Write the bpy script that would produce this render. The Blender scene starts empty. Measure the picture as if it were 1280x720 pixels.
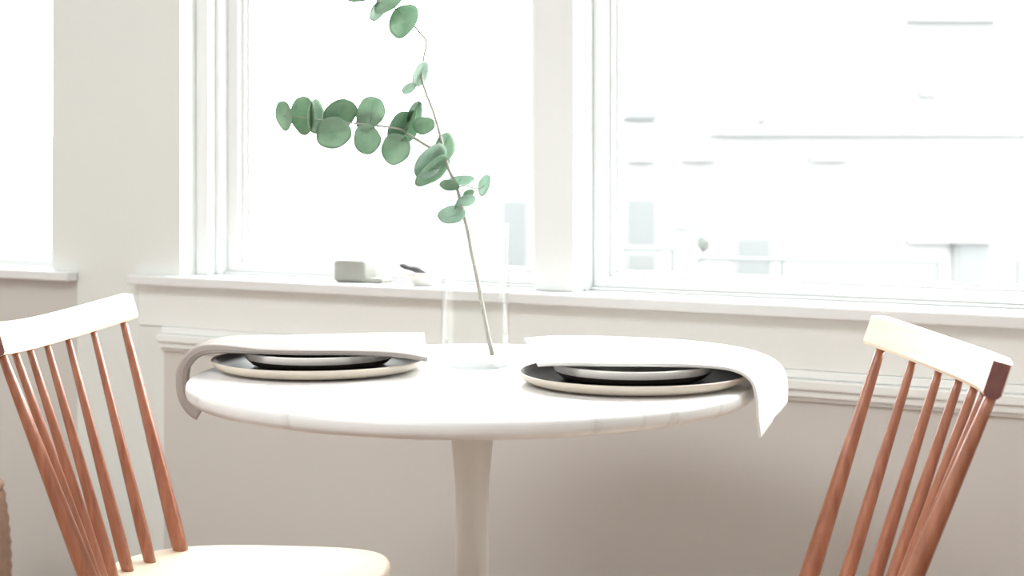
import bpy, bmesh, math, random
from mathutils import Vector, Matrix
random.seed(7)
PI = math.pi
C = bpy.context.scene.collection
F, HY, ZC = 1886.0, 215.0, 1.0435

# ---------------------------------------------------------------- helpers
def link(name, me, mat=None, parent=None, smooth=False):
    o = bpy.data.objects.new(name, me)
    C.objects.link(o)
    if mat is not None:
        for m in (mat if isinstance(mat, (list, tuple)) else [mat]):
            me.materials.append(m)
    if parent is not None:
        o.parent = parent
    if smooth:
        for p in me.polygons:
            p.use_smooth = True
    return o

def obj(name, bm, mat=None, parent=None, smooth=False, bevel=0, seg=2):
    bmesh.ops.recalc_face_normals(bm, faces=bm.faces)
    me = bpy.data.meshes.new(name)
    bm.to_mesh(me)
    bm.free()
    o = link(name, me, mat, parent, smooth)
    if bevel:
        b = o.modifiers.new('bevel', 'BEVEL')
        b.width = bevel; b.segments = seg; b.limit_method = 'ANGLE'; b.angle_limit = 0.6
    return o

def tag(o, label, cat, group=None):
    o['label'] = label; o['category'] = cat
    if group: o['group'] = group
    return o

def thing(name, label, cat, loc=(0, 0, 0), rz=0, group=None):
    o = bpy.data.objects.new(name, None)
    C.objects.link(o)
    o.empty_display_size = 0.05
    o.location = loc; o.rotation_euler = (0, 0, rz)
    return tag(o, label, cat, group)

def box(bm, x0, x1, y0, y1, z0, z1, mi=0):
    v = [bm.verts.new((x, y, z)) for x in (x0, x1) for y in (y0, y1) for z in (z0, z1)]
    for f in ((0, 1, 3, 2), (4, 6, 7, 5), (0, 4, 5, 1), (2, 3, 7, 6), (0, 2, 6, 4), (1, 5, 7, 3)):
        bm.faces.new([v[i] for i in f]).material_index = mi

def lathe(bm, prof, n=96, mats=None, cx=0, cy=0):
    rings = []
    for r, z in prof:
        if r < 1e-6:
            rings.append([bm.verts.new((cx, cy, z))])
        else:
            rings.append([bm.verts.new((cx + r*math.cos(2*PI*k/n), cy + r*math.sin(2*PI*k/n), z)) for k in range(n)])
    for i in range(len(rings)-1):
        a, b = rings[i], rings[i+1]
        for k in range(n):
            k2 = (k+1) % n
            if len(a) == 1 and len(b) == 1: continue
            if len(a) == 1: fc = (a[0], b[k], b[k2])
            elif len(b) == 1: fc = (a[k], b[0], a[k2])
            else: fc = (a[k], b[k], b[k2], a[k2])
            fa = bm.faces.new(fc)
            if mats: fa.material_index = mats[i]

def tube(bm, pts, rads, n=12, cap=True):
    pts = [Vector(p) for p in pts]
    if not hasattr(rads, '__len__'): rads = [rads]*len(pts)
    prev = None; rings = []
    for i, p in enumerate(pts):
        t = (pts[min(i+1, len(pts)-1)] - pts[max(i-1, 0)]).normalized()
        if prev is None:
            a = t.cross(Vector((0, 1, 0.01)))
            a.normalize()
        else:
            a = (prev - t*prev.dot(t)).normalized()
        prev = a
        b = t.cross(a)
        rings.append([bm.verts.new(p + (a*math.cos(2*PI*k/n) + b*math.sin(2*PI*k/n))*rads[i]) for k in range(n)])
    for i in range(len(rings)-1):
        for k in range(n):
            bm.faces.new((rings[i][k], rings[i+1][k], rings[i+1][(k+1) % n], rings[i][(k+1) % n]))
    if cap:
        bm.faces.new(rings[0]); bm.faces.new(rings[-1][::-1])

def catmull(P, n):
    """n samples spread evenly by arc length on a smooth curve through P"""
    P = [Vector(p) for p in P]
    Q = [P[0]*2-P[1]] + P + [P[-1]*2-P[-2]]
    out = []
    for i in range(1, len(Q)-2):
        for k in range(24):
            t = k/24
            a, b, c, d = Q[i-1], Q[i], Q[i+1], Q[i+2]
            out.append(0.5*((2*b) + (c-a)*t + (2*a-5*b+4*c-d)*t*t + (3*b-a-3*c+d)*t**3))
    out.append(P[-1])
    L = [0]
    for i in range(1, len(out)): L.append(L[-1] + (out[i]-out[i-1]).length)
    res = []; j = 0
    for k in range(n):
        s = L[-1]*k/(n-1)
        while j < len(L)-2 and L[j+1] < s: j += 1
        t = (s-L[j])/max(L[j+1]-L[j], 1e-9)
        res.append(out[j].lerp(out[j+1], min(max(t, 0), 1)))
    return res

# ---------------------------------------------------------------- materials
def nt(name):
    m = bpy.data.materials.new(name); m.use_nodes = True
    n = m.node_tree; b = n.nodes['Principled BSDF']
    return m, n, b

def lin(c):
    return tuple(((v/255+0.055)/1.055)**2.4 if v > 10 else v/255/12.92 for v in c) + (1,)

def wall_shade(m, z, x, z2, x2, col):
    """shade painted into the wall colour: below z right of x, and below z2 left of x2 (object space)"""
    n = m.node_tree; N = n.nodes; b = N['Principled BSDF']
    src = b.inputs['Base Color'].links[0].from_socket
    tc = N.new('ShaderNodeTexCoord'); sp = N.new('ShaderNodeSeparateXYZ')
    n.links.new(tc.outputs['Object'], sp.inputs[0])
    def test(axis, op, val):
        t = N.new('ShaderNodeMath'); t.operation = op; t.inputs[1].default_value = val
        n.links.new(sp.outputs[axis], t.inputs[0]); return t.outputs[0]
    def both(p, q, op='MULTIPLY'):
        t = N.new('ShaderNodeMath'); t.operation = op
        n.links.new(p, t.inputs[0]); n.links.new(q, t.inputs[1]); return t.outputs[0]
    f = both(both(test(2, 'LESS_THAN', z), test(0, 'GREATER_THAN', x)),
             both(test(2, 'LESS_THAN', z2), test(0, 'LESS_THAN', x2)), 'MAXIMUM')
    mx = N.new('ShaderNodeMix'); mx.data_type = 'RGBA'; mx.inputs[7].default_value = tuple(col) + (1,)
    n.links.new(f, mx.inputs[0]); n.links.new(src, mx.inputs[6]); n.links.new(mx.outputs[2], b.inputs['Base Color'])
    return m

def paint(name, col, rough=0.5, var=0.03, scale=6, bump=0.0, spec=0.4):
    m, n, b = nt(name)
    N = n.nodes
    tc = N.new('ShaderNodeTexCoord'); no = N.new('ShaderNodeTexNoise'); no.inputs['Scale'].default_value = scale
    no.inputs['Detail'].default_value = 5
    r = N.new('ShaderNodeMix'); r.data_type = 'RGBA'
    r.inputs[6].default_value = tuple(v*(1-var) for v in col[:3]) + (1,)
    r.inputs[7].default_value = tuple(min(1, v*(1+var)) for v in col[:3]) + (1,)
    n.links.new(tc.outputs['Object'], no.inputs['Vector'])
    n.links.new(no.outputs['Fac'], r.inputs[0])
    n.links.new(r.outputs[2], b.inputs['Base Color'])
    b.inputs['Roughness'].default_value = rough
    b.inputs['Specular IOR Level'].default_value = spec
    if bump:
        n2 = N.new('ShaderNodeTexNoise'); n2.inputs['Scale'].default_value = scale*30
        bp = N.new('ShaderNodeBump'); bp.inputs['Strength'].default_value = bump; bp.inputs['Distance'].default_value = 0.001
        n.links.new(tc.outputs['Object'], n2.inputs['Vector'])
        n.links.new(n2.outputs['Fac'], bp.inputs['Height']); n.links.new(bp.outputs['Normal'], b.inputs['Normal'])
    return m

def wood(name, c1, c2, stretch=(30, 30, 2.5), rough=0.4, spec=0.4):
    m, n, b = nt(name)
    N = n.nodes
    tc = N.new('ShaderNodeTexCoord'); mp = N.new('ShaderNodeMapping'); mp.inputs['Scale'].default_value = stretch
    no = N.new('ShaderNodeTexNoise'); no.inputs['Scale'].default_value = 2.2; no.inputs['Detail'].default_value = 6
    no.inputs['Distortion'].default_value = 0.6
    cr = N.new('ShaderNodeValToRGB')
    cr.color_ramp.elements[0].position = 0.32; cr.color_ramp.elements[0].color = tuple(c1) + (1,)
    cr.color_ramp.elements[1].position = 0.68; cr.color_ramp.elements[1].color = tuple(c2) + (1,)
    n.links.new(tc.outputs['Object'], mp.inputs['Vector']); n.links.new(mp.outputs[0], no.inputs['Vector'])
    n.links.new(no.outputs['Fac'], cr.inputs[0]); n.links.new(cr.outputs[0], b.inputs['Base Color'])
    b.inputs['Roughness'].default_value = rough; b.inputs['Specular IOR Level'].default_value = spec
    return m

def coat(m):
    b = m.node_tree.nodes['Principled BSDF']
    b.inputs['Coat Weight'].default_value = .8; b.inputs['Coat Roughness'].default_value = .28
    return m

def thin_glass(name, tint=(1, 1, 1), refl=0.06, edge=1.0):
    m, n, b = nt(name)
    N = n.nodes; N.remove(b)
    tr = N.new('ShaderNodeBsdfTransparent'); tr.inputs[0].default_value = tuple(tint) + (1,)
    gl = N.new('ShaderNodeBsdfGlossy'); gl.inputs['Roughness'].default_value = 0.02
    fr = N.new('ShaderNodeLayerWeight'); fr.inputs['Blend'].default_value = 0.12
    mu = N.new('ShaderNodeMath'); mu.operation = 'MULTIPLY_ADD'
    mu.inputs[1].default_value = edge; mu.inputs[2].default_value = refl*0.3
    mu.use_clamp = True
    mx = N.new('ShaderNodeMixShader')
    n.links.new(fr.outputs['Fresnel'], mu.inputs[0]); n.links.new(mu.outputs[0], mx.inputs[0])
    n.links.new(tr.outputs[0], mx.inputs[1]); n.links.new(gl.outputs[0], mx.inputs[2])
    n.links.new(mx.outputs[0], N['Material Output'].inputs[0])
    return m

def leaf_mat(name, c1, c2, trans=0.35):
    m, n, b = nt(name)
    N = n.nodes
    tc = N.new('ShaderNodeTexCoord'); no = N.new('ShaderNodeTexNoise'); no.inputs['Scale'].default_value = 45
    no.inputs['Detail'].default_value = 4
    cr = N.new('ShaderNodeValToRGB')
    cr.color_ramp.elements[0].position = 0.35; cr.color_ramp.elements[0].color = tuple(c1) + (1,)
    cr.color_ramp.elements[1].position = 0.7; cr.color_ramp.elements[1].color = tuple(c2) + (1,)
    n.links.new(tc.outputs['Object'], no.inputs['Vector']); n.links.new(no.outputs['Fac'], cr.inputs[0])
    n.links.new(cr.outputs[0], b.inputs['Base Color'])
    b.inputs['Roughness'].default_value = 0.55
    t = N.new('ShaderNodeBsdfTranslucent'); n.links.new(cr.outputs[0], t.inputs[0])
    mx = N.new('ShaderNodeMixShader'); mx.inputs[0].default_value = trans
    n.links.new(b.outputs[0], mx.inputs[1]); n.links.new(t.outputs[0], mx.inputs[2])
    n.links.new(mx.outputs[0], N['Material Output'].inputs[0])
    return m

def cloth_mat(name, col):
    m, n, b = nt(name)
    N = n.nodes
    tc = N.new('ShaderNodeTexCoord')
    wv = []
    for ax in ('X', 'Y'):
        w = N.new('ShaderNodeTexWave'); w.bands_direction = ax; w.inputs['Scale'].default_value = 260
        w.inputs['Distortion'].default_value = 1.2
        n.links.new(tc.outputs['UV'], w.inputs['Vector']); wv.append(w)
    ad = N.new('ShaderNodeMath'); ad.operation = 'ADD'
    n.links.new(wv[0].outputs['Fac'], ad.inputs[0]); n.links.new(wv[1].outputs['Fac'], ad.inputs[1])
    bp = N.new('ShaderNodeBump'); bp.inputs['Strength'].default_value = 0.15; bp.inputs['Distance'].default_value = 0.0005
    n.links.new(ad.outputs[0], bp.inputs['Height']); n.links.new(bp.outputs[0], b.inputs['Normal'])
    no = N.new('ShaderNodeTexNoise'); no.inputs['Scale'].default_value = 25
    n.links.new(tc.outputs['Object'], no.inputs['Vector'])
    mx = N.new('ShaderNodeMix'); mx.data_type = 'RGBA'
    mx.inputs[6].default_value = tuple(v*.95 for v in col) + (1,); mx.inputs[7].default_value = tuple(col) + (1,)
    n.links.new(no.outputs['Fac'], mx.inputs[0]); n.links.new(mx.outputs[2], b.inputs['Base Color'])
    b.inputs['Roughness'].default_value = 0.9; b.inputs['Specular IOR Level'].default_value = 0.1
    return m

def marble_mat():
    m, n, b = nt('marble')
    N = n.nodes
    tc = N.new('ShaderNodeTexCoord')
    n1 = N.new('ShaderNodeTexNoise'); n1.inputs['Scale'].default_value = 1.5; n1.inputs['Detail'].default_value = 9
    n1.inputs['Distortion'].default_value = 1.6
    cr = N.new('ShaderNodeValToRGB')
    e = cr.color_ramp.elements
    e[0].position = 0.485; e[0].color = (.74, .74, .74, 1); e[1].position = 0.51; e[1].color = (.74, .74, .74, 1)
    k = e.new(0.497); k.color = (.62, .615, .605, 1)
    n2 = N.new('ShaderNodeTexNoise'); n2.inputs['Scale'].default_value = 9; n2.inputs['Detail'].default_value = 6
    mp = N.new('ShaderNodeMapRange'); mp.inputs[3].default_value = .88; mp.inputs[4].default_value = 1.04
    mx = N.new('ShaderNodeMix'); mx.data_type = 'RGBA'; mx.blend_type = 'MULTIPLY'; mx.inputs[0].default_value = 1
    for t in (n1, n2): n.links.new(tc.outputs['Object'], t.inputs['Vector'])
    n.links.new(n1.outputs['Fac'], cr.inputs[0]); n.links.new(n2.outputs['Fac'], mp.inputs[0])
    n.links.new(cr.outputs[0], mx.inputs[6]); n.links.new(mp.outputs[0], mx.inputs[7])
    n.links.new(mx.outputs[2], b.inputs['Base Color'])
    b.inputs['Roughness'].default_value = 0.28
    return m

M = dict(
    wall=paint('wall_paint', (.80, .825, .805), .8, .015, 3, .05, .2),
    trim=paint('trim_paint', (.88, .90, .89), .45, .01, 3),
    frame=paint('window_paint', (.80, .815, .82), .4, .01, 3),
    ceil=paint('ceiling_paint', (.86, .86, .85), .85, .01, 3),
    floor=wood('floor_boards', (.20, .115, .085), (.30, .18, .13), (1.5, 25, 1), .45),
    glass=thin_glass('window_glass', (.99, 1, .995), .04, .6),
    vase=thin_glass('vase_glass', (.99, .995, .993), .06, .3),
    marble=marble_mat(),
    metal=paint('white_enamel', (.60, .58, .555), .3, .01, 3),
    spindle=coat(wood('turned_wood', (.27, .085, .040), (.40, .15, .08), (40, 40, 2), .35, .5)),
    pale=wood('pale_wood', (.84, .71, .55), (.90, .80, .66), (4, 1.0, 20), .35, .5),
    endg=wood('shaded_end_grain', (.14, .05, .05), (.2, .08, .07), (20, 20, 20), .5),  # end grain of the rails, darkened with the shade of the end faces
    cream=paint('cream_glaze', (.62, .55, .47), .35, .05, 30),
    dark=paint('dark_glaze', (.045, .037, .033), .35, .1, 30),
    white=paint('white_glaze', (.84, .82, .80), .3, .02, 20),
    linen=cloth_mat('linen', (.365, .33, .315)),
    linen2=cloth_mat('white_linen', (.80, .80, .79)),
    stem=paint('stem_bark', (.42, .40, .36), .7, .2, 60),
    leafA=leaf_mat('leaf_green', (.26, .41, .29), (.38, .53, .40), .42),
    leafB=leaf_mat('leaf_dark', (.19, .32, .21), (.28, .42, .29), .38),
    leafC=leaf_mat('leaf_pale', (.38, .52, .43), (.50, .62, .54), .5),
    basket=paint('wicker', (.42, .27, .20), .8, .25, 60, .6),
    facade=paint('render_wall', (.20, .20, .199), .9, .02, 1),
    facade2=paint('far_render', (.155, .155, .156), .9, .02, 1),
    opane=paint('outside_pane', (.082, .087, .087), .4, .03, 2),
    ostone=paint('outside_stone', (.145, .145, .145), .9, .03, 2),
    orail=paint('outside_metal', (.088, .093, .093), .5, .05, 8),
    oplant=paint('outside_leaves', (.10, .11, .10), .9, .2, 30),
    ground=paint('asphalt', (.16, .16, .16), .9, .1, 2),
    stone=paint('grey_stoneware', (.34, .34, .31), .7, .06, 30),
    slate=paint('dark_stone', (.06, .055, .06), .7, .2, 60),
)

M['wall_shaded'] = wall_shade(paint('shaded_wall_paint', (.80, .825, .805), .8, .015, 3, .05, .2), .65, -.891, .80, -1.157, (.66, .64, .615))  # lower wall coloured darker to stand in for the light fading there
# ---------------------------------------------------------------- the room (local x along the window wall, y outwards)
TH = math.radians(30)
O = Vector((0, 2.9, 0))
def onwall(o):
    o.location = O; o.rotation_euler = (0, 0, -TH); return o
def wpt(s, out, z):
    return Vector((O.x + s*math.cos(TH) + out*math.sin(TH), O.y - s*math.sin(TH) + out*math.cos(TH), z))
def struct(name, bm, mat, parent=None, bevel=0):
    o = obj(name, bm, mat, parent, bevel=bevel)
    if parent is None:
        onwall(o); o['kind'] = 'structure'
    return o

S0, S1, P1, ZT, WT = -2.6, 2.8, 4.4, 2.6, .18
SILL = .815
ZW = 2.30                        # head of the windows
A0, A1 = -2.15, -1.239           # left window opening
B0, B1 = -.8437, 1.75            # big window opening
bm = bmesh.new()
box(bm, S0, S1, 0, WT, 0, SILL-.022)
box(bm, S0, S1, 0, WT, ZW, ZT)
for a, b in ((S0, A0), (A1, B0), (B1, S1)):
    box(bm, a, b, 0, WT, SILL-.022, ZW)
struct('wall_back', bm, M['wall_shaded'])
bm = bmesh.new(); box(bm, S0-.12, S0, -P1, WT, 0, ZT); struct('wall_left', bm, M['wall'])
bm = bmesh.new(); box(bm, S1, S1+.12, -P1, WT, 0, ZT); struct('wall_right', bm, M['wall'])
bm = bmesh.new(); box(bm, S0-.12, S1+.12, -P1-.12, -P1, 0, ZT); struct('wall_front', bm, M['wall'])
bm = bmesh.new(); box(bm, S0-.12, S1+.12, -P1-.12, WT, -.1, 0); struct('floor', bm, M['floor'])
bm = bmesh.new(); box(bm, S0-.12, S1+.12, -P1-.12, WT, ZT, ZT+.1); struct('ceiling', bm, M['ceil'])

# baseboard
bm = bmesh.new(); box(bm, S0, S1, -.014, 0, 0, .06); struct('baseboard_back', bm, M['trim'], bevel=.004)
# apron board under each sill, and the chair rail with its mouldings
bm = bmesh.new(); box(bm, -.962, S1, -.005, 0, .7015, SILL-.022); struct('trim_1', bm, M['trim'], bevel=.003)
bm = bmesh.new()
box(bm, -.891, S1, -.010, 0, .687, .7015)
box(bm, -.891, S1, -.026, 0, .670, .687)
box(bm, -.891, S1, -.018, 0, .656, .670)
box(bm, -.891, S1, -.008, 0, .648, .656)
struct('trim_2', bm, M['trim'], bevel=.003)

JW = .036
def window(name, a, b, sill_a, sill_b, posts):
    w = bpy.data.objects.new(name, None); C.objects.link(w)
    onwall(w); w['kind'] = 'structure'
    z0 = SILL
    # outer frame lining the opening
    bm = bmesh.new()
    box(bm, a, a+JW, .05, WT, z0, ZW); box(bm, b-JW, b, .05, WT, z0, ZW)
    box(bm, a+JW, a+JW+.014, .075, WT, z0, ZW); box(bm, b-JW-.014, b-JW, .075, WT, z0, ZW)
    box(bm, a+JW, b-JW, .045, WT, ZW-.04, ZW); box(bm, a+JW, b-JW, .09, WT, z0, z0+.006)
    obj('window_frame', bm, M['frame'], w, bevel=.003)
    for p0, p1 in posts:
        bm = bmesh.new()
        box(bm, p0, p1, .03, WT, z0, ZW-.04)
        box(bm, p0-.010, p1+.006, .075, WT-.01, z0, ZW-.04)
        obj('mullion', bm, M['frame'], w, bevel=.003)
    edges = [a+JW+.014] + [v for p0, p1 in posts for v in (p0-.010, p1+.006)] + [b-JW-.014]
    for i in range(0, len(edges), 2):
        e0, e1 = edges[i], edges[i+1]
        bm = bmesh.new()
        for k, (ya, yb, wd) in enumerate(((.10, .15, .030), (.112, .142, .040), (.12, .136, .046))):
            pr = 0 if k == 0 else (.030, .040)[k-1]
            box(bm, e0+pr, e0+wd, ya, yb, z0+.006, ZW-.04)
            box(bm, e1-wd, e1-pr, ya, yb, z0+.006, ZW-.04)
            box(bm, e0+wd, e1-wd, ya, yb, z0+.006+pr*.7, z0+.006+wd*.7)
            box(bm, e0+wd, e1-wd, ya, yb, ZW-.04-wd, ZW-.04-pr)
        s = obj('sash', bm, M['frame'], w, bevel=.002)
        bm = bmesh.new(); box(bm, e0+.04, e1-.04, .125, .129, z0+.034, ZW-.08)
        obj('glass_pane', bm, M['glass'], s)
    bm = bmesh.new()
    box(bm, a, b, -.001, .10, z0-.022, z0)
    box(bm, sill_a, sill_b, -.036, -.001, z0-.022, z0)
    obj('window_sill', bm, M['frame'], w, bevel=.004, seg=3)
    return w
window('window_1', A0, A1, A0-.08, -1.1535, [])
window('window_2', B0, B1, -.969, B1+.08, [(.03, .118)])

# ---------------------------------------------------------------- table
TX, TY, TR, TZ = -.0575, 2.174, .404, .75
t = thing('pedestal_table', 'round white marble-topped pedestal table between the two chairs', 'table', (TX, TY, 0))
bm = bmesh.new()
lathe(bm, [(0, .7255), (.30, .7255), (.390, .7265), (.3985, .729), (.4025, .7325), (.404, .737), (.404, .7445), (.4028, .748), (.4, .75), (0, .75)], 160)
obj('tabletop', bm, M['marble'], t, True)
bm = bmesh.new()
P = [(.0, .7255), (.095, .7255), (.092, .722), (.060, .712), (.042, .700), (.034, .683), (.0305, .660), (.027, .625), (.0240, .590),
     (.0235, .55), (.0238, .50), (.0245, .45), (.027, .36), (.032, .27), (.045, .18), (.058, .12), (.078, .075)]
lathe(bm, [(max(r, 1e-9), z) for r, z in P], 64)
obj('pedestal', bm, M['metal'], t, True)
bm = bmesh.new()
lathe(bm, [(.0, .075), (.078, .075), (.110, .045), (.148, .026), (.178, .014), (.186, .006), (.184, 0), (0, 0)], 96)
obj('base', bm, M['metal'], t, True)

# ---------------------------------------------------------------- plates
def plate_bm(R, h, foot):
    k = R/.16
    pr = [(0, .003), (foot*.93, .003), (foot, 0), (foot*1.04, .0005), (R*.90, h*.18), (R*.975, h*.52), (R, h*.93),
          (R*.994, h), (R*.975, h*.96), (R*.93, h*.58), (R*.80, h*.36), (R*.5, h*.33), (0, h*.33)]
    return pr
def plates(cx, cy, labels):
    a = thing('dinner_plate', labels[0], 'plate', (cx, cy, TZ), 0, 'wide dinner plates on the marble table')
    bm = bmesh.new(); pr = plate_bm(.16, .0175, .11)
    lathe(bm, pr, 128, [0, 0, 0, 0, 0, 0, 0, 0, 1, 1, 1, 1])
    obj('plate_body', bm, [M['cream'], M['dark']], a, True)
    b = thing('side_plate', labels[1], 'plate', (cx, cy, TZ + .0068), 0, 'small plates stacked on the dinner plates')
    bm = bmesh.new(); pr = plate_bm(.112, .023, .07)
    lathe(bm, pr, 128, [1, 1, 1, 1, 1, 2, 0, 0, 0, 0, 0, 0])
    obj('plate_body', bm, [M['white'], M['dark'], M['white']], b, True)
plates(-.286, 2.25, ('wide cream-rimmed dinner plate lowest in the stack on the left side of the table',
                     'small white-rimmed plate on the left-hand dinner plate, partly under the napkin'))
plates(.168, 2.10, ('wide cream-rimmed dinner plate lowest in the stack on the right side of the table',
                    'small white-rimmed plate on the right-hand dinner plate, partly under the napkin'))

# ---------------------------------------------------------------- napkins
def napkin(label, front, back, mat, seed, thick, wr=.0016):
    """a napkin folded in layers: a soft slab with a rounded folded front edge; the curves give its underside"""
    rnd = random.Random(seed)
    ph = [rnd.uniform(0, 6.28) for _ in range(6)]
    NU, NV, NE = 100, 26, 9
    Fp = catmull(front, NU); Bp = catmull(back, NU)
    org = Vector((Fp[NU//2] + Bp[NU//2])*.5)
    bm = bmesh.new(); uvl = bm.loops.layers.uv.new('uv')
    rows = []
    for i in range(NU):
        u = i/(NU-1)
        ia, ib = max(i-1, 0), min(i+1, NU-1)
        tf = (thick[0] + (thick[1]-thick[0])*min(1, max(0, (u-.55)/.3)))
        row = []
        base, nn = [], []
        for j in range(NV):
            v = j/(NV-1)
            p = Fp[i].lerp(Bp[i], v)
            a = Fp[ib].lerp(Bp[ib], v) - Fp[ia].lerp(Bp[ia], v)
            b = Bp[i] - Fp[i]
            base.append(p); nn.append(FLIP*a.cross(b).normalized())
        across = (Bp[i]-Fp[i]).normalized()
        for j in range(NV-1, -1, -1):            # underside, back to front
            row.append(base[j])
        for e in range(1, NE):                   # rounded front with the fold lines of the layers
            t = e/NE
            bulge = math.sin(PI*t)**.6
            groove = .0007*math.cos(t*3*2*PI)
            row.append(base[0] + nn[0]*(tf*t) - across*(tf*.32*bulge - groove*1.2))
        for j in range(NV):                      # top, front to back
            v = j/(NV-1)
            w = (math.sin(7*v*PI + 2.0*u + ph[0])*.35 + math.sin(3.3*v*PI + 7*u + ph[1])*.7 + math.sin(11*u + 4*v + ph[2])*.5
                 + 1.6*math.exp(-((v-.45+.5*u)/.05)**2)*max(0, 1-u*2.2))
            e = min(1, min(v, 1-v)*8)
            th = tf*(1-.45*v)
            row.append(base[j] + nn[j]*(th + wr*w*e))
        row = [bm.verts.new(q - org) for q in row]
        rows.append(row)
    m = len(rows[0])
    for i in range(NU-1):
        for k in range(m):
            f = bm.faces.new((rows[i][k], rows[i+1][k], rows[i+1][(k+1) % m], rows[i][(k+1) % m]))
            for l, q in zip(f.loops, ((i, k), (i+1, k), (i+1, k+1), (i, k+1))): l[uvl].uv = (q[0]/NU, q[1]/m)
    for r in (rows[0], rows[-1]):                # ends: strips between top and underside
        c = [r[NV-1-j] for j in range(NV)]; t_ = r[NV-1+NE:NV-1+NE+NV]
        bm.faces.new([r[NV-1]] + r[NV:NV-1+NE] + [t_[0], t_[1], c[1]])
        for j in range(1, NV-1):
            bm.faces.new((c[j], t_[j], t_[j+1], c[j+1]))
    o = obj('napkin', bm, mat, None, True)
    o.location = org
    return tag(o, label, 'napkin', 'folded linen napkins laid over the plates')

# left: from the inner end, over the plates, down over the table edge
FLIP = -1
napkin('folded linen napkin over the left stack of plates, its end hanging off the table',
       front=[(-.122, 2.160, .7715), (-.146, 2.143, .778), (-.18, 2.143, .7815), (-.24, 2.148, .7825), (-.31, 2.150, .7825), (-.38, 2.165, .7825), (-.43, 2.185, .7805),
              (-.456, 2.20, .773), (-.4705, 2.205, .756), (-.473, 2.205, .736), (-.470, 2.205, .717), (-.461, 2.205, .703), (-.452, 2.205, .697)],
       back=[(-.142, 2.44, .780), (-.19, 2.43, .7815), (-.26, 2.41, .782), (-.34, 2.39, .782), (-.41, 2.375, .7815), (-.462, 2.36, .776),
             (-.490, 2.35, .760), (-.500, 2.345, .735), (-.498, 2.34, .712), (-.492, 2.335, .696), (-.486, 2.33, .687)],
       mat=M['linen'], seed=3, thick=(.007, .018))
FLIP = 1
napkin('folded white linen napkin over the right stack of plates, its corner hanging off the table',
       front=[(.035, 2.04, .780), (.060, 2.022, .7835), (.12, 2.013, .784), (.19, 2.010, .784), (.255, 2.008, .7825), (.293, 2.006, .778),
              (.315, 2.003, .766), (.322, 2.0, .744), (.3235, 1.998, .717), (.326, 1.995, .692)],
       back=[(.020, 2.37, .780), (.07, 2.37, .7835), (.14, 2.36, .784), (.21, 2.345, .783), (.28, 2.33, .780), (.345, 2.295, .775),
             (.385, 2.265, .765), (.403, 2.25, .750), (.408, 2.245, .728), (.407, 2.24, .702)],
       mat=M['linen2'], seed=5, thick=(.005, .004))

# ---------------------------------------------------------------- vase and branch
VX, VY = (594-640)/F*2.28, 2.28
v = thing('glass_vase', 'tall clear cylindrical glass vase in the middle of the table', 'vase', (VX, VY, TZ))
bm = bmesh.new()
lathe(bm, [(0, 0), (.048, 0), (.0515, .003), (.052, .01), (.052, .213), (.0513, .215), (.0502, .213), (.0502, .014), (.046, .009), (0, .009)], 96)
obj('vase_body', bm, M['vase'], v, True)

def px(x, y, d):
    return Vector(((x-640)/F*d, d, ZC-(y-HY)/F*d))
br = thing('eucalyptus_branch', 'leafy green eucalyptus branch standing in the clear glass vase', 'branch', px(617, 456, 2.29))
org = Vector(br.location)
main = [px(*p) for p in ((615.5, 444, 2.288), (606, 400, 2.285), (597, 350, 2.28), (590, 318, 2.275), (585, 290, 2.27), (577, 258, 2.265), (570, 231, 2.26),
                         (559, 206, 2.255), (549, 165, 2.25), (541, 138, 2.25), (532, 115, 2.25), (527, 95, 2.25), (530, 70, 2.255), (533, 52, 2.26),
                         (524, 40, 2.265), (508, 22, 2.27), (490, 8, 2.275), (470, 0, 2.28), (448, -12, 2.285), (425, -28, 2.29))]
mainc = catmull(main, 110)
bm = bmesh.new(); tube(bm, [p-org for p in mainc], [.0027*(1-i/110)+.0009 for i in range(110)], 8)
obj('stem', bm, M['stem'], br, True)
side = [px(*p) for p in ((555, 195, 2.254), (543, 188, 2.25), (527, 178, 2.243), (510, 168, 2.236), (498, 161, 2.23), (470, 157, 2.222), (440, 154, 2.215),
                         (415, 152, 2.21), (385, 148, 2.205), (352, 143, 2.20))]
sidec = catmull(side, 60)
bm = bmesh.new(); tube(bm, [p-org for p in sidec], [.0016*(1-i/60)+.0006 for i in range(60)], 8)
obj('side_stem', bm, M['stem'], br, True)
twig = [px(*p) for p in ((571, 235, 2.26), (582, 232, 2.25), (596, 236, 2.245), (606, 232, 2.24))]
twigc = catmull(twig, 14)
bm = bmesh.new(); tube(bm, [p-org for p in twigc], .0008, 6)
obj('twig', bm, M['stem'], br, True)
allst = mainc + sidec + twigc

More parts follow.
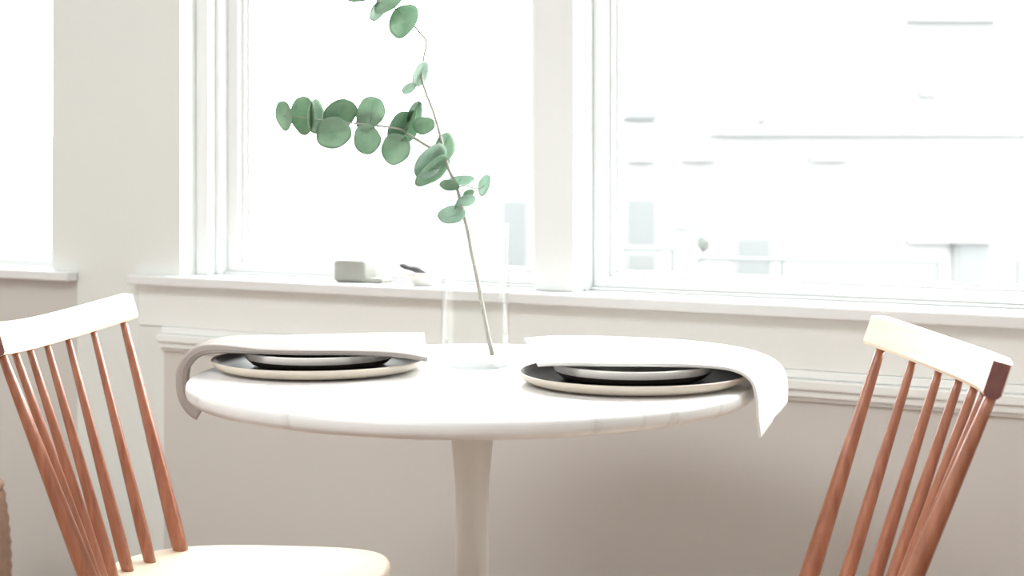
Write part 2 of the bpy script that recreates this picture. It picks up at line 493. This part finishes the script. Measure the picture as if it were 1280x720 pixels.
# leaf: centre x, y, long and short size in px, angle of the long axis (deg from +x, up), depth, material
LV = [
 (357, 144, 38, 24, 100, 2.200, 'leafA'), (381, 144, 49, 34, 95, 2.208, 'leafB'), (392, 146, 44, 18, 88, 2.202, 'leafB'),
 (424, 142, 46, 34, 40, 2.218, 'leafB'), (417, 166, 45, 40, 10, 2.206, 'leafA'),
 (464, 141, 42, 36, 60, 2.228, 'leafA'), (459, 174, 38, 34, 100, 2.216, 'leafA'), (461, 152, 34, 24, 20, 2.224, 'leafB'),
 (502, 160, 46, 34, 60, 2.240, 'leafA'), (495, 186, 40, 36, 70, 2.226, 'leafA'), (517, 141, 32, 16, 68, 2.246, 'leafB'),
 (511, 158, 44, 14, 62, 2.232, 'leafB'), (530, 156, 28, 22, 15, 2.238, 'leafA'), 
 (554, 184, 38, 24, 75, 2.262, 'leafA'), (536, 200, 52, 28, 50, 2.240, 'leafC'), (539, 211, 54, 22, 42, 2.248, 'leafB'),
 (562, 230, 25, 14, -6, 2.252, 'leafB'), (577, 223, 32, 12, 4, 2.268, 'leafC'), (607, 232, 28, 14, 72, 2.238, 'leafC'),
 (583, 249, 24, 14, 12, 2.256, 'leafC'), (574, 256, 22, 12, 70, 2.272, 'leafA'), (565, 270, 35, 22, 8, 2.258, 'leafC'), (586, 243, 16, 9, 30, 2.262, 'leafB'),
 (524, 92, 34, 16, 66, 2.246, 'leafC'), (511, 109, 22, 11, 35, 2.238, 'leafC'),
 (506, 27, 47, 35, 58, 2.264, 'leafA'), (487, 4, 42, 26, 35, 2.270, 'leafA'), (470, 14, 26, 14, 60, 2.282, 'leafC'),
 (449, -6, 36, 24, 5, 2.280, 'leafA'), (480, -22, 40, 30, 60, 2.290, 'leafA'), (425, -22, 34, 28, 20, 2.292, 'leafA'),
]
for (cx, cy, L, S, ang, d, mt) in LV:
    c = px(cx, cy, d); k = d/F
    L2 = L*k/2; W2 = max(L2*.88, S*k/2)
    tilt = math.acos(min(1, S*k/2/W2))*(1 if (cx*7+cy) % 2 else -1)
    a = math.radians(ang)
    ax = Vector((math.cos(a), 0, math.sin(a)))
    ay = Vector((-math.sin(a), 0, math.cos(a)))
    ay = ay*math.cos(tilt) + Vector((0, 1, 0))*math.sin(tilt)
    nn = ax.cross(ay)
    bm = bmesh.new()
    rings = 5; nseg = 28
    top = []; 
    for sgn in (0, 1):
        cen = bm.verts.new(c - org + nn*(.0004*sgn))
        rr = [[cen]]
        for q in range(1, rings+1):
            f = q/rings; ring = []
            for s in range(nseg):
                th = 2*PI*s/nseg
                wob = 1 + .03*math.sin(3*th + cx) + .02*math.sin(5*th + cy)
                x = math.cos(th)*f*wob; y = math.sin(th)*f*wob
                zc = .16*L2*(x*x*.6 + y*y) - .05*L2*math.exp(-(y/.12)**2)
                ring.append(bm.verts.new(c - org + ax*(x*L2) + ay*(y*W2) + nn*(zc + .0004*sgn)))
            rr.append(ring)
        top.append(rr)
        for s in range(nseg):
            s2 = (s+1) % nseg
            bm.faces.new((cen, rr[1][s], rr[1][s2]))
            for q in range(1, rings):
                bm.faces.new((rr[q][s], rr[q+1][s], rr[q+1][s2], rr[q][s2]))
    for s in range(nseg):
        s2 = (s+1) % nseg
        bm.faces.new((top[0][rings][s], top[1][rings][s], top[1][rings][s2], top[0][rings][s2]))
    # short leaf stalk to the nearest point of the branch
    near = min(allst, key=lambda p: (p-c).length)
    e1 = c + ax*L2*.96; e2 = c - ax*L2*.96
    e = e1 if (e1-near).length < (e2-near).length else e2
    dd = (near-c).length
    st = c + (e-c)*(.0 if dd < L2 else .9)
    if (near-st).length > .001:
        mid = (st+near)*.5 + Vector((0, 0, -.0015))
        tube(bm, [p-org for p in (st, mid, near)], .0006, 6)
    obj('leaf', bm, M[mt], br, True)

# ---------------------------------------------------------------- chairs
LEAN, WTOP, WBOT, BT, BB, DROP, ZTOP, ZSEAT = .1183, .2260, .1692, .0345, .049, .0122, .7971, .4439
def top_pt(k, dz=0):
    kk = k + .0851*(k**3-k) if abs(k) <= 1 else k
    return Vector((-.16-LEAN-BT*(1-k*k), kk*WTOP, ZTOP-DROP*(1-k*k)))
def bot_pt(k):
    kk = k + .1927*(k**3-k)
    return Vector((-.16-BB*(1-k*k), kk*WBOT, ZSEAT))
def make_chair(label):
    t = thing('spindle_back_chair', label, 'chair', (0, 0, 0), 0, 'wooden spindle-back chairs at the marble table')
    # seat
    bm = bmesh.new(); n = 96; rings = []
    prof = [(.86, -.034), (.93, -.030), (.975, -.020), (1.0, -.011), (1.0, -.006), (.988, -.001), (.965, 0), (.80, -.0035), (.5, -.006), (.2, -.007)]
    for sc, dz in prof:
        ring = []
        for q in range(n):
            th = 2*PI*q/n; c, s = math.cos(th), math.sin(th)
            if c >= 0: ex, A = 4.2, .205
            else: ex, A = 2.9, .240
            r = (abs(c)**ex + abs(s)**ex)**(-1/ex)
            dd = dz if sc > .9 or sc == .86 else dz
            ring.append(bm.verts.new((A*r*c*sc - .003, .212*r*s*sc, ZSEAT + dd)))
        rings.append(ring)
    for a, b in zip(rings, rings[1:]):
        for q in range(n): bm.faces.new((a[q], a[(q+1) % n], b[(q+1) % n], b[q]))
    bm.faces.new(rings[0]); bm.faces.new(rings[-1])
    obj('seat', bm, M['pale'], t, True)
    # top rail: a bent board, tilted like the back
    bm = bmesh.new()
    up = (top_pt(0)-bot_pt(0)).normalized()
    K = [-1.13 + 2.26*i/48 for i in range(49)]
    cen = [top_pt(k) for k in K]
    H_, T_ = .046, .0100
    sec = [(-T_, .004), (-T_+.003, 0), (T_-.003, 0), (T_, .004), (T_, H_-.006), (T_-.004, H_-.0005), (-T_+.004, H_), (-T_, H_-.005)]
    R = []
    for i, p in enumerate(cen):
        tg = (cen[min(i+1, 48)] - cen[max(i-1, 0)]).normalized()
        side_ = tg.cross(up).normalized()
        e = min(i, 48-i)
        cut = .006 if e == 0 else (.002 if e == 1 else 0)
        R.append([bm.verts.new(p + side_*a*(1-cut*20) + up*(min(b, H_-cut) - .002)) for a, b in sec])
    m = len(sec)
    for a, b in zip(R, R[1:]):
        for q in range(m): bm.faces.new((a[q], a[(q+1) % m], b[(q+1) % m], b[q]))
    f = bm.faces.new(R[0]); f.material_index = 1
    f = bm.faces.new(R[-1]); f.material_index = 1
    obj('top_rail', bm, [M['pale'], M['endg']], t)
    # seven turned uprights
    for i in range(7):
        k = (i-3)/3
        a = bot_pt(k); b = top_pt(k)
        end = abs(k) > .99
        rb = .0130 if end else .0100; rt = .0058 if end else .0049
        pts = []; rd = []
        for q in range(15):
            f = q/14
            pts.append(a.lerp(b, f) + (b-a).normalized()*(.006*f - .012*(1-f)))
            g = .90 + .10*min(1, f/.12) if f < .12 else 1
            rd.append((rb + (rt-rb)*max(0, (f-.12)/.88)**1.05)*g)
        bm = bmesh.new(); tube(bm, pts, rd, 16)
        obj('back_post' if end else 'spindle', bm, M['spindle'], t, True)
    # legs and stretchers (below the seat)
    feet = []
    for sx, sy in ((1, 1), (1, -1), (-1, 1), (-1, -1)):
        tp = Vector((.135*sx, .135*sy, ZSEAT-.012)); ft = Vector((.120 if sx > 0 else -.205, (.140 if sx > 0 else .180)*sy, 0))
        pts = [tp.lerp(ft, q/10) for q in range(11)]
        bm = bmesh.new(); tube(bm, pts, [.0125 + .004*math.sin(PI*min(1, q/6)) - .0007*q*.6 for q in range(11)], 16)
        obj('leg', bm, M['spindle'], t, True)
        feet.append((tp, ft))
    def at(i, f): return feet[i][0].lerp(feet[i][1], f)
    for i, j in ((0, 2), (1, 3)):
        bm = bmesh.new(); tube(bm, [at(i, .55), (at(i, .55)+at(j, .55))*.5, at(j, .55)], [.007, .010, .007], 12)
        obj('stretcher', bm, M['spindle'], t, True)
    bm = bmesh.new(); a = (at(0, .55)+at(2, .55))*.5; b = (at(1, .55)+at(3, .55))*.5
    tube(bm, [a, (a+b)*.5, b], [.007, .009, .007], 12)
    obj('stretcher', bm, M['spindle'], t, True)
    return t
ch = make_chair('wooden spindle-back chair with a pale seat, left of the table')
def dup(root, label):
    r = root.copy(); C.objects.link(r); r['label'] = label
    for c in list(root.children):
        d = c.copy(); C.objects.link(d); d.parent = r
    return r
ch2 = dup(ch, 'wooden spindle-back chair with its back to the right edge, right of the table')
ch.scale = (.97, 1.004, 1.004); ch.location = (-.3885, 2.2085, 0); ch.rotation_euler = (0, 0, -.1003)
ch2.scale = (1.10, 1, 1); ch2.location = (.2175, 1.883, 0); ch2.rotation_euler = (0, 0, 3.1664)

# ---------------------------------------------------------------- things on the sill
def on_sill(pxx, out):
    xn = (pxx-640)/F
    # ray (xn*D, D) meets the line parallel to the wall at 'out'
    D = (2.9 + out/math.cos(TH))/(1 + math.tan(TH)*xn)
    return Vector((xn*D, D, SILL))
p = on_sill(446, .045)
g = thing('stoneware_box', 'small grey stoneware box with a flat lip on the windowsill', 'box', p, -TH)
bm = bmesh.new()
box(bm, -.044, .036, -.024, .024, 0, .046)
obj('box_body', bm, M['stone'], g, bevel=.008, seg=3)
bm = bmesh.new()
box(bm, .030, .078, -.020, .020, 0, .010)
obj('lip', bm, M['stone'], g, bevel=.003)
p = on_sill(530, .035)
g = thing('serving_bowl', 'shallow white bowl on the windowsill behind the vase', 'bowl', p, -TH)
bm = bmesh.new()
lathe(bm, [(0, 0), (.022, 0), (.024, .004), (.036, .013), (.045, .026), (.0435, .027), (.033, .015), (.018, .008), (0, .007)], 64)
obj('bowl_body', bm, M['white'], g, True)
bm = bmesh.new()
prof = []
bmesh.ops.create_icosphere(bm, subdivisions=3, radius=1, matrix=Matrix.Translation((0, 0, 0)))
for vv in bm.verts:
    x, y, z = vv.co
    vv.co = (x*.028 - .004, y*.011*(1-.5*x), z*.006*(1+.2*math.sin(6*x)) - .008*x)
st = obj('driftwood_piece', bm, M['slate'], None, True)
st.location = p + Vector((-.018, -.004, .033)); st.rotation_euler = (0, 0, -.2)
tag(st, 'small dark pointed piece of driftwood resting across the white bowl on the windowsill', 'driftwood')

# reddish brown basket on the floor at the left edge
p = Vector((-1.155, 3.14, 0))
b_ = thing('wicker_basket', 'reddish brown wicker basket on the floor at the far left edge', 'basket', p)
bm = bmesh.new()
pr = [(0, 0), (.085, 0)]
for q in range(1, 30):
    z = q*.38/30; pr.append((.088 + .020*math.sin(PI*z/.42) + (.0018 if q % 2 else -.0012), z))
pr += [(.088, .385), (.080, .385), (.080, .05), (0, .05)]
lathe(bm, pr, 64)
obj('basket_body', bm, M['basket'], b_, True)
bm = bmesh.new()
ring = [(.086*math.cos(2*PI*k/40), .086*math.sin(2*PI*k/40), .388) for k in range(41)]
tube(bm, ring, .008, 10)
obj('rim', bm, M['basket'], b_, True)

# ---------------------------------------------------------------- outside
def setg(name, bm, mat):
    o = obj(name, bm, mat); o['kind'] = 'structure'; return o
bm = bmesh.new(); box(bm, -60, 60, 5.5, 90, -7.2, -7.0); setg('street_ground', bm, M['ground'])
# flat roof terrace just outside
bm = bmesh.new(); box(bm, -4, 5.5, 5.0, 8.2, -7.0, 0); setg('roof_terrace', bm, M['ostone'])

def at_px(x, y, d): return px(x, y, d)
def building(label, name, y0, depth, x0, x1, z1, mat, rects, ledges, extra=()):
    t = thing(name, label, 'building', ((x0+x1)/2, y0, -7.0))
    ox, oy, oz = t.location
    bm = bmesh.new(); box(bm, x0-ox, x1-ox, 0, depth, 0, z1-oz); obj('wall', bm, mat, t)
    for (a, b_, c, d, mt) in rects:
        P0 = px(a, b_, y0); P1_ = px(c, d, y0)
        bm = bmesh.new(); box(bm, P0.x-ox-.03, P1_.x-ox+.03, -.05, .0, P1_.z-oz-.03, P0.z-oz+.03)
        f = obj('window', bm, M['ostone'] if mt == 'opane' else M['facade'], t)
        bm = bmesh.new(); box(bm, P0.x-ox, P1_.x-ox, -.06, -.05, P1_.z-oz, P0.z-oz)
        obj('pane', bm, M[mt], f)
    for (a, b_, c, d) in ledges:
        P0 = px(a, b_, y0); P1_ = px(c, d, y0)
        bm = bmesh.new(); box(bm, P0.x-ox, P1_.x-ox, -.14, 0, P1_.z-oz, P0.z-oz)
        obj('ledge', bm, M['ostone'], t)
    return t
D1 = 14.0
building('pale flat-roofed building across the street with a few grey windows', 'street_building', D1, 8, -9, 9,
         ZC + 46/F*D1, M['facade'],
         [(785, 250, 817, 304, 'opane'), (785, 318, 817, 345, 'opane'), (1190, 206, 1211, 268, 'facade2'),
          (922, 299, 960, 345, 'opane'), (1195, 302, 1233, 352, 'opane'), (1276, 326, 1330, 352, 'opane'),
          (630, 252, 657, 350, 'opane')],
         [(850, 197, 895, 201), (1010, 197, 1060, 201), (782, 196, 820, 202), (1130, 299, 1236, 303), (885, 165, 1500, 169)])
building('very faint taller building standing behind the flat-roofed one', 'tower_building', 26, 1.2, px(1132, 0, 26).x, px(1245, 0, 26).x,
         ZC + 192/F*26, M['facade2'], [(1150, 68, 1185, 78, 'facade2'), (1150, 110, 1168, 118, 'facade2')], [(1130, 22, 1247, 27)])
building('very faint low stepped building left of the tall one on the skyline', 'low_building', 24, 6, px(1005, 0, 24).x, px(1136, 0, 24).x,
         ZC + 118/F*24, M['facade2'], [], [])
building('very faint low building behind the rooftop hut on the skyline', 'long_building', 24, 6, px(800, 0, 24).x, px(925, 0, 24).x,
         ZC + 82/F*24, M['facade2'], [], [])
# hut and vent on the roof
zr = ZC + 46/F*D1
P0 = px(779, 132, D1+1); P1_ = px(822, 150, D1+1)
h = thing('rooftop_hut', 'small grey hut on the flat roof across the street', 'hut', ((P0.x+P1_.x)/2, D1+1.3, zr))
w2 = (P1_.x-P0.x)/2
bm = bmesh.new(); box(bm, -w2*.85, w2*.85, -.25, .25, 0, P1_.z-zr); obj('wall', bm, M['facade2'], h)
bm = bmesh.new(); box(bm, -w2, w2, -.3, .3, P1_.z-zr, P0.z-zr-.02); obj('roof', bm, M['orail'], h, bevel=.02)
P0 = px(952, 141, D1+1)
bm = bmesh.new(); lathe(bm, [(0, 0), (.04, 0), (.04, .16), (.075, .17), (.075, .22), (0, .25)], 20)
o = obj('roof_vent', bm, M['ostone']); o.location = (P0.x, D1+1, zr); tag(o, 'small grey vent cap on the flat roof across the street', 'vent')

# terrace railings
def railing(label, pa, pb, posts, n_bal):
    a, b = pa, pb
    t = thing('metal_railing', label, 'railing', (a.x, a.y, 0), math.atan2(b.y-a.y, b.x-a.x), 'metal railings on the roof terrace')
    L = math.hypot(b.x-a.x, b.y-a.y)
    bm = bmesh.new(); box(bm, 0, L, -.011, .011, a.z-.018, a.z); obj('top_rail', bm, M['orail'], t, bevel=.003)
    bm = bmesh.new(); box(bm, 0, L, -.005, .005, a.z-.60, a.z-.59); obj('bottom_rail', bm, M['orail'], t)
    for f in posts:
        bm = bmesh.new(); box(bm, L*f-.010 if f else 0, L*f+.010, -.010, .010, 0, a.z-.018); obj('post', bm, M['orail'], t)
    for i in range(n_bal):
        f = (i+1)/(n_bal+1)
        if min(abs(f-q) for q in posts) < .03: continue
        bm = bmesh.new(); box(bm, L*f-.0012, L*f+.0012, -.0012, .0012, a.z-.59, a.z-.018); obj('baluster', bm, M['orail'], t)
a = px(872, 321, 6.6); b = px(1175, 327, 6.3); b.z = a.z
railing('long thin grey metal railing on the terrace outside the right window', a, b, [0, .36, .99], 12)
a = px(700, 308, 6.6); b = px(845, 311, 6.5); b.z = a.z
railing('short grey metal railing on the terrace outside, nearest the window post', a, b, [0, .97], 6)
# standing lamp-like post and clipped plant between the railings
q = px(856, 286, 6.5)
t = thing('terrace_post', 'slim grey post with a cross arm on the terrace between the railings', 'post', (q.x, q.y, 0))
bm = bmesh.new(); tube(bm, [(0, 0, 0), (0, 0, q.z*.5), (0, 0, q.z)], .014, 12); obj('pole', bm, M['orail'], t, True)
bm = bmesh.new(); tube(bm, [(-.045, 0, q.z-.0), (.02, 0, q.z+.004), (.075, 0, q.z)], .009, 10); obj('cross_arm', bm, M['orail'], t, True)
q = px(879, 305, 6.9)
t = thing('potted_plant', 'small round clipped plant in a pot behind the terrace railing', 'plant', (q.x, q.y, 0))
bm = bmesh.new(); lathe(bm, [(0, 0), (.09, 0), (.12, .26), (.125, .28), (.11, .28), (.105, .25), (0, .25)], 32); obj('pot', bm, M['ostone'], t, True)
bm = bmesh.new(); tube(bm, [(0, 0, .24), (.004, 0, .45), (0, 0, q.z)], .010, 10); obj('trunk', bm, M['orail'], t, True)
bm = bmesh.new(); rn = random.Random(4)
for i in range(260):
    d = Vector((rn.gauss(0, 1), rn.gauss(0, 1), rn.gauss(0, 1))).normalized()
    c = Vector((0, 0, q.z)) + d*.030*rn.uniform(.5, 1.1)
    u = d.cross(Vector((rn.gauss(0, 1), rn.gauss(0, 1), 1))).normalized(); w_ = d.cross(u)
    s = .009
    vs = [bm.verts.new(c + u*s), bm.verts.new(c + w_*s*.6 + d*.004), bm.verts.new(c - u*s), bm.verts.new(c - w_*s*.6)]
    bm.faces.new(vs)
obj('foliage', bm, M['oplant'], t)

# ---------------------------------------------------------------- light
W = bpy.data.worlds.new('sky'); bpy.context.scene.world = W; W.use_nodes = True
n = W.node_tree; bg = n.nodes['Background']
bg.inputs['Color'].default_value = (.985, 1.0, 1.0, 1); bg.inputs['Strength'].default_value = 9.0

def area(name, s, out, z, w, h, power, col, inward=True, portal=False, tilt=0):
    l = bpy.data.lights.new(name, 'AREA'); l.shape = 'RECTANGLE'; l.size = w; l.size_y = h
    l.energy = power; l.color = col
    if portal: l.cycles.is_portal = True
    o = bpy.data.objects.new(name, l); C.objects.link(o)
    o.location = wpt(s, out, z)
    # area lights shine along their local -Z
    d = Vector((-math.sin(TH), -math.cos(TH), 0)) if inward else Vector((math.sin(TH), math.cos(TH), 0))
    d = (d + Vector((0, 0, tilt))).normalized()
    o.rotation_euler = d.to_track_quat('-Z', 'Y').to_euler()
    return o
area('window_portal', (A0+A1)/2, .2, (SILL+ZW)/2, A1-A0, ZW-SILL, 1, (1, 1, 1), portal=True)
area('window_portal', (B0+B1)/2, .2, (SILL+ZW)/2, B1-B0, ZW-SILL, 1, (1, 1, 1), portal=True)
# added fill light under the ceiling, out of view, to brighten the room side
l = bpy.data.lights.new('fill_light', 'AREA'); l.shape = 'RECTANGLE'; l.size = 1.8; l.size_y = 1.2
l.energy = 38; l.color = (.985, 1, .99)
o = bpy.data.objects.new('fill_light', l); C.objects.link(o)
o.location = wpt(-.1, -2.6, ZT-.03); o.rotation_euler = (0, 0, -TH)

# ---------------------------------------------------------------- camera
cam = bpy.data.cameras.new('camera'); co = bpy.data.objects.new('camera', cam); C.objects.link(co)
cam.sensor_width = 36; cam.lens = 36*F/1280
cam.shift_x = 0; cam.shift_y = -(360-HY)/1280
co.location = (0, 0, ZC); co.rotation_euler = (PI/2, 0, 0)
cam.dof.use_dof = True; cam.dof.focus_distance = 2.15; cam.dof.aperture_fstop = 5.6
cam.clip_start = .05; cam.clip_end = 200
sc = bpy.context.scene; sc.camera = co
vs = sc.view_settings
sc.display_settings.display_device = 'sRGB'
vs.view_transform = 'Standard'; vs.look = 'None'; vs.gamma = 1; vs.use_curve_mapping = False
vs.exposure = 0.6
try:
    sc.cycles.use_denoising = True; sc.cycles.max_bounces = 10; sc.cycles.diffuse_bounces = 6
    sc.cycles.transparent_max_bounces = 24; sc.cycles.caustics_reflective = False; sc.cycles.caustics_refractive = False
    sc.cycles.sample_clamp_indirect = 8
except Exception:
    pass
